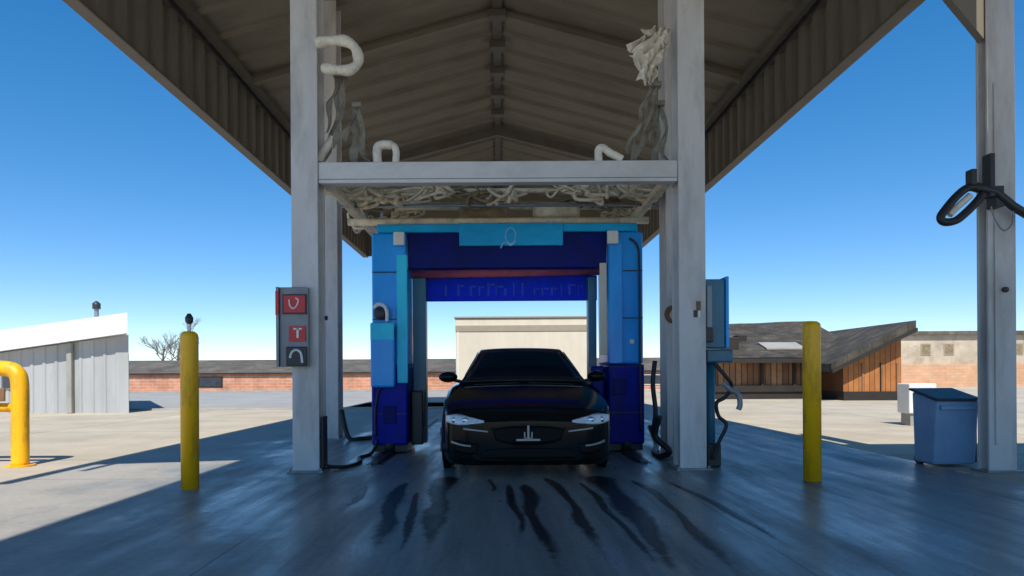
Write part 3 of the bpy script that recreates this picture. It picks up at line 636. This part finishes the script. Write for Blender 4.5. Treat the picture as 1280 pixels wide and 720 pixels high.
MB().tube(smooth_path([(-5.88, 7.85, 0), (-5.88, 7.85, .5), (-5.88, 7.85, 1.0), (-5.93, 7.85, 1.15), (-6.08, 7.85, 1.2), (-6.5, 7.85, 1.2), (-7.1, 7.85, 1.2), (-7.27, 7.85, 1.15), (-7.32, 7.85, 1.0), (-7.32, 7.85, .5), (-7.32, 7.85, 0)], 6), .095, 16).build('pipe_frame', 'yellow', gr, smooth=True)
MB().tube([(-5.9, 7.85, .72), (-7.3, 7.85, .72)], .055, 12).build('mid_rail', 'yellow', gr, smooth=True)
MB().box(-6.4, -5.99, 7.74, 7.77, .80, .96).build('tag_plate', 'rust', gr, bevel=.01)
for x in (-5.88, -7.32): MB().lathe([(.16, .002), (.16, .02)], (x, 7.85, 0), 20).build('base_plate', 'yellow', gr)

# ------------------------------------------------------------------ control boards and hoses on the columns
cp = thing('control_board', 'grey control board with two red signs and a gauge on the left front column', 'control board', (-2.3, 7.15, 1.2))
fz = lambda y: EYE - (y - 467) / 800 * 7.1
MB().box(-2.44, -2.12, 7.12, 7.17, fz(457), fz(357)).build('board', 'greypanel', cp, bevel=.01)
MB().box(-2.47, -2.442, 7.09, 7.19, fz(457), fz(357)).build('side_edge', 'galv', cp)
MB().box(-2.474, -2.440, 7.085, 7.12, fz(392), fz(362)).build('red_edge', 'red', cp)
s1 = MB().box(-2.40, -2.135, 7.10, 7.118, fz(391), fz(366)).build('warning_sign', 'blackmetal', cp)
MB().box(-2.385, -2.15, 7.094, 7.099, fz(389), fz(368)).build('red_field', 'red', s1)
MB().tube(smooth_path([(-2.32, 7.088, fz(373)), (-2.315, 7.088, fz(380)), (-2.28, 7.088, fz(384)), (-2.24, 7.088, fz(381)), (-2.22, 7.088, fz(374)), (-2.25, 7.088, fz(371))], 4), .009, 6).build('symbol', 'white', s1)
s2 = MB().box(-2.33, -2.15, 7.10, 7.118, fz(425), fz(406)).build('lower_sign', 'red', cp)
MB().box(-2.245, -2.22, 7.094, 7.099, fz(421), fz(409)).box(-2.28, -2.185, 7.094, 7.099, fz(410.5), fz(408.5)).build('symbol', 'white', s2)
gg = MB().box(-2.36, -2.13, 7.08, 7.118, fz(456), fz(432)).build('gauge_box', 'blackmetal', cp, bevel=.01)
MB().tube(smooth_path([(-2.31, 7.072, fz(446)), (-2.29, 7.072, fz(439)), (-2.24, 7.072, fz(436)), (-2.19, 7.072, fz(440)), (-2.175, 7.072, fz(452))], 4), .013, 6).build('gauge_scale', 'white', gg)
tag(MB().lathe([(.025, 0), (.03, .015), (.015, .03)], (-1.995, 7.35, 1.75), 12, 'x').build('push_button', 'blackmetal'), 'small black push button on the inner side of the left front column', 'button')

fr = lambda y: EYE - (y - 467) / 800 * 7.4
tp = thing('vacuum_cabinet', 'tall teal steel cabinet hung on the outer side of the right front column', 'cabinet', (2.5, 7.5, 1.3))
MB().box(2.345, 2.58, 7.3, 7.65, fr(437), fr(352)).build('case', 'teal', tp, bevel=.012)
MB().box(2.585, 2.62, 7.28, 7.67, fr(437), fr(349)).build('side_flange', 'blue', tp, bevel=.006)
MB().box(2.37, 2.43, 7.285, 7.299, fr(430), fr(360)).build('front_ridge', 'galv', tp, bevel=.005)
MB().box(2.36, 2.66, 7.26, 7.6, fr(455), fr(439)).build('outlet', 'teal', tp, bevel=.02)
MB().box(2.33, 2.42, 7.22, 7.3, fr(430), fr(412)).build('latch', 'blackmetal', tp, bevel=.01)
MB().tube([(2.46, 7.45, .02), (2.46, 7.45, fr(455))], .05, 12).build('stand_pipe', 'teal', tp, smooth=True)
MB().box(2.39, 2.56, 7.38, 7.54, .004, .28).build('pump', 'blackmetal', tp, bevel=.02)
hose('hose', [(2.44, 7.25, 1.2), (2.55, 7.2, 1.05), (2.62, 7.22, .95), (2.56, 7.25, .82), (2.47, 7.28, .75), (2.5, 7.3, .6), (2.58, 7.28, .5), (2.5, 7.3, .3), (2.44, 7.32, .1)], .022, 'black', 'thin black hose dangling under the teal cabinet', 'hose')
hose('spray_gun', [(2.52, 7.2, .98), (2.6, 7.18, .9), (2.68, 7.18, .85), (2.70, 7.18, .74), (2.68, 7.18, .68)], .03, 'galv', 'grey spray gun hooked at the side below the teal cabinet', 'spray gun')
dial = thing('round_dial', 'round pinkish dial in a rusty surround on the rear right column', 'dial', (2.25, 8.24, 1.85))
MB().lathe([(.0, -.03), (.11, -.03), (.12, 0)], (2.25, 8.24, 1.85), 24, 'y').build('surround', 'rust', dial, smooth=True)
MB().lathe([(.0, -.042), (.075, -.04), (.08, -.03)], (2.27, 8.24, 1.84), 24, 'y').build('face', mat('pinkish_dial', (.62, .42, .36), .4), dial, smooth=True)
tk = thing('warning_sticker', 'small dark sticker with a red corner on the front of the right front column', 'sticker', (2.24, 7.195, 1.85))
MB().box(2.19, 2.24, 7.194, 7.198, 1.72, 1.80).build('dark_patch', 'blackmetal', tk); MB().box(2.22, 2.27, 7.191, 7.198, 1.80, 1.90).build('rusty_patch', 'rust', tk); MB().box(2.235, 2.265, 7.187, 7.19, 1.72, 1.79).build('white_patch', 'white', tk)
hose('hose', [(-1.98, 7.25, .06), (-1.8, 7.5, .02), (-1.72, 7.9, .022), (-1.82, 8.3, .022), (-1.74, 8.7, .03), (-1.68, 8.79, .2)], .022, 'black', 'black hose lying on the floor from the left front column to the machine leg', 'hose')
hose('hose', [(-2.65, 10.75, .5), (-2.5, 10.6, .06), (-2.3, 10.65, .03), (-2.1, 11.0, .03), (-1.98, 11.6, .03), (-1.85, 11.9, .4), (-1.8, 11.95, .9)], .04, 'black', 'thick black hose curling round the foot of the rear left column', 'hose')
hose('hose', [(2.0, 8.0, .55), (1.97, 8.1, .3), (2.12, 8.0, .12), (2.05, 8.2, .03), (2.1, 8.7, .03), (2.3, 9.4, .05), (2.35, 10, .25)], .04, 'black', 'thick black hose slung at the foot of the rear right column', 'hose')
hose('hose', [(2.02, 8.3, 1.25), (1.98, 8.25, .95), (2.0, 8.2, .6), (1.97, 8.22, .35)], .03, 'black', 'short black hose hanging down the inner side of the rear right column', 'hose')

# ------------------------------------------------------------------ neighbouring bay at the right
nb = thing('neighbouring_canopy', 'second grey steel canopy post with a dark roof corner at the right edge', 'canopy', (5.5, 7.1, 0))
c = MB().box(5.28, 5.58, 6.9, 6.93, .02, 5.5).box(5.28, 5.58, 7.04, 7.07, .02, 5.5).box(5.36, 5.5, 6.93, 7.04, .02, 5.5)
pc = c.build('column', 'column', nb, bevel=.006)
MB().box(5.34, 5.38, 6.88, 6.898, .3, 4.2).build('conduit', 'column', nb, bevel=.004)
MB().box(5.23, 5.63, 6.85, 7.12, .004, .022).build('base_plate', 'galv', nb)
MB().prism([(5.277, 4.70), (5.277, 5.5), (4.62, 5.5)], 'y', 6.94, 7.03).build('haunch', 'fascia', nb)
MB().box(5.28, 5.58, 5.4, 7.07, 5.503, 5.7).build('beam', 'column', nb)
MB().box(4.45, 16, -3, 5.4, 5.5, 5.68).build('roof', 'ceiling', nb)
MB().box(15.2, 15.55, 4.9, 5.235, .02, 5.5).build('column', 'column', nb)
MB().box(15.2, 15.55, -2.6, -2.3, .02, 5.5).build('column', 'column', nb)
arm = thing('hose_holder', 'black swivel arm holding a big black hose loop on the right canopy post', 'hose arm', (5.4, 6.8, 2.9))
na = lambda x, y, d=6.75: at(x, y, d)
MB().tube([na(1300, 282), na(1268, 262), na(1245, 243), na(1218, 236)], .045, 10).build('arm', 'blackmetal', arm, smooth=True)
lp = [na(1225, 240), na(1212, 238), na(1198, 248), na(1184, 264), na(1177, 275), na(1182, 281), na(1196, 279), na(1210, 268), na(1222, 256), na(1230, 246)]
MB().tube(smooth_path(lp, 6), .042, 10).build('hose_loop', 'black', arm, smooth=True)
MB().tube(smooth_path([na(1188, 272, 6.76), na(1196, 264, 6.76), na(1206, 255, 6.76), na(1214, 248, 6.76)], 5), .035, 8).build('inner_hose', 'white_plastic', arm, smooth=True)
MB().box(na(1212, 0).x, na(1219, 0).x, 6.7, 6.8, na(0, 236).z, na(0, 216).z).build('knob', 'blackmetal', arm, bevel=.01)
MB().box(na(1237, 0).x, na(1243, 0).x, 6.72, 6.84, na(0, 250).z, na(0, 196).z).build('bracket', 'blackmetal', arm, bevel=.005)
MB().box(na(1246, 0).x, na(1256, 0).x, 6.74, 6.885, na(0, 262).z, na(0, 236).z).build('clamp', 'blackmetal', arm, bevel=.005)
MB().tube(smooth_path([na(1240, 262), na(1246, 280), na(1256, 292), na(1266, 284), na(1268, 268)], 5), .008, 6).build('cable', 'galv', arm)
tag(MB().lathe([(.03, 0), (.03, -.03), (.015, -.04)], (5.45, 6.898, 1.97), 10, 'y').build('lock', 'blackmetal'), 'small black lock on the right canopy post', 'lock')
wb_ = thing('waste_bin', 'blue plastic waste bin with a dark sloping lid beside the right canopy post', 'waste bin', (5.1, 7.6, 0))
MB().prism([(7.28, .03), (7.62, .03), (7.66, .86), (7.22, .76)], 'x', 4.93, 5.42).build('bin_body', 'bin', wb_, bevel=.03)
MB().prism([(7.19, .757), (7.69, .87), (7.69, .90), (7.19, .787)], 'x', 4.91, 5.44).build('lid', 'blackmetal', wb_, bevel=.015)
MB().box(4.97, 5.38, 7.19, 7.225, .66, .71).build('grip', 'bin', wb_, bevel=.01)
for x in (4.99, 5.36): MB().lathe([(.06, -.03), (.06, .03)], (x, 7.6, .062), 14, 'x').build('wheel', 'black', wb_)
MB().box(5.422, 5.45, 7.3, 7.6, .05, .72).build('side_rim', 'blackmetal', wb_, bevel=.01)
pl = thing('pipe_stand', 'thin black pipe stand right of the canopy post', 'pipe stand', (5.72, 7.05, 0))
MB().tube(smooth_path([(5.64, 6.8, .02), (5.64, 6.8, .5), (5.64, 6.8, .68), (5.7, 6.8, .72), (6.0, 6.8, .72), (6.3, 6.8, .72)], 5), .022, 8).build('pipe', 'blackmetal', pl, smooth=True)
MB().tube([(6.28, 6.8, .02), (6.28, 6.8, .72)], .022, 8).build('leg', 'blackmetal', pl)
ub = thing('utility_box', 'small white utility box on a grey plinth behind the blue waste bin', 'utility box', (8.6, 13, 0))
MB().box(8.2, 8.75, 12.8, 13.2, .25, .85).build('case', 'white', ub, bevel=.02)
MB().box(8.25, 8.7, 12.85, 13.15, .0, .25).build('plinth', 'kerb', ub); MB().box(8.68, 8.70, 12.785, 12.8, .5, .62).build('handle', 'blackmetal', ub)

# ------------------------------------------------------------------ buildings beyond
sh = thing('metal_shed', 'low shed of pale grey metal cladding with a broad white sloping roof edge', 'shed', (-18, 20, 0))
xa, xb, yf, yb = -30, -11.0, 19.0, 30
def ztop(x): return 2.32 + (x - xb) * .135
pf = []
x = xa
while x < xb - .3:
    pf += [(x, 0), (x + .24, 0), (x + .27, .03), (x + .33, .03)]; x += .36
pf.append((xb, 0))
MB().grid([[(x, yf - o, 0 if j == 0 else ztop(x)) for x, o in pf] for j in range(2)]).build('front_wall', 'metalwall', sh, thick=.01)
MB().prism([(xb, yf + .02), (xb - 4.2, yf + 6.5), (xb - 4.24, yf + 6.5), (xb - .04, yf + .02)], 'z', 0, 1.75).build('side_wall', 'metalwall', sh)
rv = []
for y_, dx in ((yf - .4, 0), (yf + 7, -4.6)):
    rv += [(xa + dx, y_, ztop(xa)), (xb + .2 + dx, y_, ztop(xb + .2)), (xb + .2 + dx, y_, ztop(xb) + .62), (xa + dx, y_, ztop(xa) + .62)]
MB().add(rv, [(0, 1, 2, 3), (4, 5, 6, 7), (0, 1, 5, 4), (1, 2, 6, 5), (2, 3, 7, 6), (3, 0, 4, 7)]).build('roof', 'whiteroof', sh)
MB().box(-12.75, -12.6, yf - .16, yf - .035, .0, ztop(-12.7) - .01).build('downpipe', 'kerb', sh, bevel=.02)
w = MB().box(-14.75, -14.2, yf - .06, yf - .036, .72, 1.32).build('window', 'galv', sh)
MB().box(-14.7, -14.25, yf - .066, yf - .061, .76, 1.28).build('pane', 'window', w)
MB().tube([(-13.2, 21, 2.6), (-13.2, 21, 3.35)], .07, 10).build('vent_pipe', 'galv', sh)
MB().lathe([(.12, 3.3), (.12, 3.48), (.03, 3.56)], (-13.2, 21, 0), 12).build('vent_cap', 'blackmetal', sh, smooth=True)

bb = thing('brick_building', 'long low orange brick building with a grey brown roof across the road', 'building', (-30, 44, 0))
MB().box(-95, 20, 42.6, 50, 0, 1.25).build('wall', 'brick', bb)
MB().prism([(42.48, 1.22), (46.3, 2.2), (50.7, 1.22)], 'x', -95.5, 20.5).build('roof', 'shingle', bb)
MB().box(-95.5, 20.5, 42.40, 42.478, 1.17, 1.26).build('gutter', 'darkwood', bb)
for k, x in enumerate((-58, -36, -19.2, 10)):
    w = MB().box(x - .8, x + .8, 42.55, 42.598, .3, 1.0).build('window', 'darkwood' if k % 3 else 'white', bb)
    MB().box(x - .7, x + .7, 42.53, 42.548, .36, .94).build('pane', 'window', w)
for x in (-40, -8): MB().box(x - .5, x + .5, 45.5, 46.4, 1.7, 2.75).build('chimney', 'brick', bb)

rb = thing('long_building', 'long building with tan orange lower wall and beige upper storey behind the right canopy post', 'building', (40, 46, 0))
MB().box(22, 75, 44, 52, 0, 1.55).build('lower_wall', 'brick_pale', rb)
MB().box(22, 75, 44.4, 52, 1.55, 3.6).build('upper_wall', 'beigewall', rb)
MB().box(21.8, 75.2, 44.1, 52.2, 3.6, 3.85).build('roof', 'shingle', rb)
for x in (29.6, 31.2, 36, 40):
    w = MB().box(x - .35, x + .35, 44.36, 44.398, 2.2, 3.0).build('window', 'creamband', rb)
    MB().box(x - .28, x + .28, 44.345, 44.358, 2.27, 2.93).build('pane', 'clutter', w)

ws = thing('cream_building', 'plain cream block building with a taupe band seen through the wash machine behind the car', 'building', (1, 31, 0))
MB().box(-2.03, 4.2, 30, 37, 0, 3.7).build('wall', 'cream', ws, bevel=.03)
MB().box(-2.1, 4.27, 29.93, 37.1, 3.702, 3.78).build('coping', 'creamband', ws, bevel=.01)
MB().box(-2.04, 4.21, 29.97, 29.998, 3.08, 3.36).build('band', 'creamband', ws)
d_ = MB().box(.2, 2.2, 29.94, 29.998, .0, 2.0).build('door', 'creamband', ws)
MB().box(.3, 2.1, 29.92, 29.938, .1, 1.9).build('shutter', 'galv', d_)
dp = MB().box(-1.95, -1.87, 29.9, 29.968, 0, 3.05).build('downpipe', 'white', ws)

tb_ = thing('timber_building', 'brown timber building with a dark shingle roof and orange gable behind the right bollard', 'building', (12, 27, 0))
MB().box(8.6, 13.4, 26.0, 34, .3, 1.62).build('board_wall', 'boards', tb_)
MB().box(8.55, 13.4, 25.95, 33, 0, .3).build('plinth', 'darkwood', tb_)
MB().box(8.5, 13.4, 25.88, 25.949, .30, .55).build('base_board', 'darkwood', tb_)
for x in (8.65, 10.6, 11.9): MB().box(x, x + .12, 25.9, 25.998, .55, 1.62).build('post', 'darkwood', tb_)
rr_ = MB()                                         # main roof: uneven slope
rows = []
for j in range(7):
    v = j / 6; rows.append([(8.2 + 6.6 * i / 14, 25.4 + 5 * v, 1.62 + (1.62 + .22 * i / 14) * v + .012 * math.sin(i * 1.3 + j)) for i in range(15)])
rr_.grid(rows).build('roof', 'shingle_dark', tb_, thick=.12)
MB().prism([(25.25, 1.46), (25.7, 1.62), (25.7, 1.74), (25.25, 1.58)], 'x', 8.2, 13.3).build('eave_board', 'darkwood', tb_)
MB().prism([(26.3, 2.08), (27.2, 2.36), (27.2, 2.30), (26.3, 2.02)], 'x', 11.0, 12.6).build('roof_light', 'kerb', tb_)
MB().box(9.2, 9.9, 26.4, 27.2, 1.9, 2.55).build('roof_vent', 'darkwood', tb_, bevel=.03)
MB().box(10.3, 10.7, 27.6, 28.2, 2.3, 2.7).build('roof_vent', 'darkwood', tb_, bevel=.03)
MB().prism([(13.0, .34), (15.2, .34), (15.2, 2.50), (13.0, 1.42)], 'y', 24.2, 30).build('gable_wall', 'boards_orange', tb_)
MB().box(13.0, 15.2, 24.15, 29.9, 0, .34).build('plinth', 'darkwood', tb_)
MB().prism([(12.3, 1.10), (15.45, 2.63), (15.45, 2.98), (12.3, 1.40)], 'y', 23.7, 31).build('gable_roof', 'shingle_dark', tb_)
MB().prism([(12.3, 1.04), (15.45, 2.57), (15.45, 2.70), (12.3, 1.17)], 'y', 23.6, 23.697).build('barge_board', 'darkwood', tb_)
for x in (13.7, 14.4, 15.0): MB().box(x, x + .07, 24.15, 24.198, .345, 1.4).build('batten', 'boards', tb_)

# ------------------------------------------------------------------ bare trees behind the brick building
def bare_tree(x, y, h, seed, label):
    rnd = random.Random(seed); t = thing('bare_tree', label, 'tree', (x, y, 0), 'bare trees beyond the brick building')
    MB().tube(smooth_path([(x, y, 0), (x + .1, y, h * .25), (x - .05, y, h * .5), (x + .1, y, h * .72)], 4), [.2 - .012 * i for i in range(13)], 8).build('trunk', 'bark', t, smooth=True)
    tw = MB()
    def grow(p, d, ln, r, lev):
        e = p + d * ln; tw.tube([p, p.lerp(e, .5) + Vector((rnd.uniform(-1, 1), rnd.uniform(-1, 1), 0)) * ln * .06, e], [r, r * .8, r * .55], 5, False)
        if lev == 0: return
        for k in range(3):
            nd = (d + Vector((rnd.uniform(-.8, .8), rnd.uniform(-.8, .8), rnd.uniform(-.1, .6)))).normalized()
            grow(p.lerp(e, rnd.uniform(.5, 1)), nd, ln * .68, r * .6, lev - 1)
    for k in range(6):
        z = h * rnd.uniform(.3, .68); q = k * 1.1
        grow(Vector((x, y, z)), Vector((math.cos(q), math.sin(q), .9)).normalized(), h * .24, .045, 4)
    tw.build('branches', 'bark', t)
bare_tree(-32.5, 62, 5.4, 1, 'smaller bare tree, farther from the yellow bollard with the knob')
bare_tree(-30, 60, 5.9, 2, 'taller bare tree standing just left of the yellow bollard with the knob')

# ------------------------------------------------------------------ light, sky, camera
ELEV = 53
w = bpy.data.worlds.new('World'); S.world = w; w.use_nodes = True
nt = w.node_tree; bg = nt.nodes['Background']
sky = nt.nodes.new('ShaderNodeTexSky'); sky.sky_type = 'NISHITA'; sky.sun_disc = False
sky.sun_elevation = R(ELEV); sky.sun_rotation = R(180); sky.altitude = 1500; sky.air_density = 0.9; sky.dust_density = 0.1; sky.ozone_density = 3.0
hs = nt.nodes.new('ShaderNodeHueSaturation'); hs.inputs['Saturation'].default_value = 1.36; hs.inputs['Hue'].default_value = .505; hs.inputs['Value'].default_value = 1.24
nt.links.new(sky.outputs['Color'], hs.inputs['Color']); gm = nt.nodes.new('ShaderNodeGamma'); gm.inputs['Gamma'].default_value = .8
nt.links.new(hs.outputs['Color'], gm.inputs['Color']); nt.links.new(gm.outputs['Color'], bg.inputs['Color']); bg.inputs['Strength'].default_value = 0.15
sl = bpy.data.lights.new('sun', 'SUN'); sl.energy = 3.9; sl.angle = R(.53); sl.color = (1, .94, .84)
so = bpy.data.objects.new('sun', sl); COL.objects.link(so); so.location = (0, -30, 60); so.rotation_euler = (R(90 - ELEV), 0, 0)

cd = bpy.data.cameras.new('camera'); cam_o = bpy.data.objects.new('camera', cd); COL.objects.link(cam_o)
cd.sensor_width = 36; cd.lens = 36 * 800 / 1280; cd.shift_x = 16 / 1280; cd.shift_y = 107 / 1280
cd.clip_start = .05; cd.clip_end = 5000
cam_o.matrix_world = Matrix.Translation((0, 0, EYE)) @ Matrix.Rotation(R(90), 4, 'X') @ Matrix.Rotation(R(-.35), 4, 'Z')
S.camera = cam_o
vs = S.view_settings; vs.view_transform = 'Standard'; vs.look = 'None'; vs.gamma = 1; vs.use_curve_mapping = False; vs.exposure = 0.42
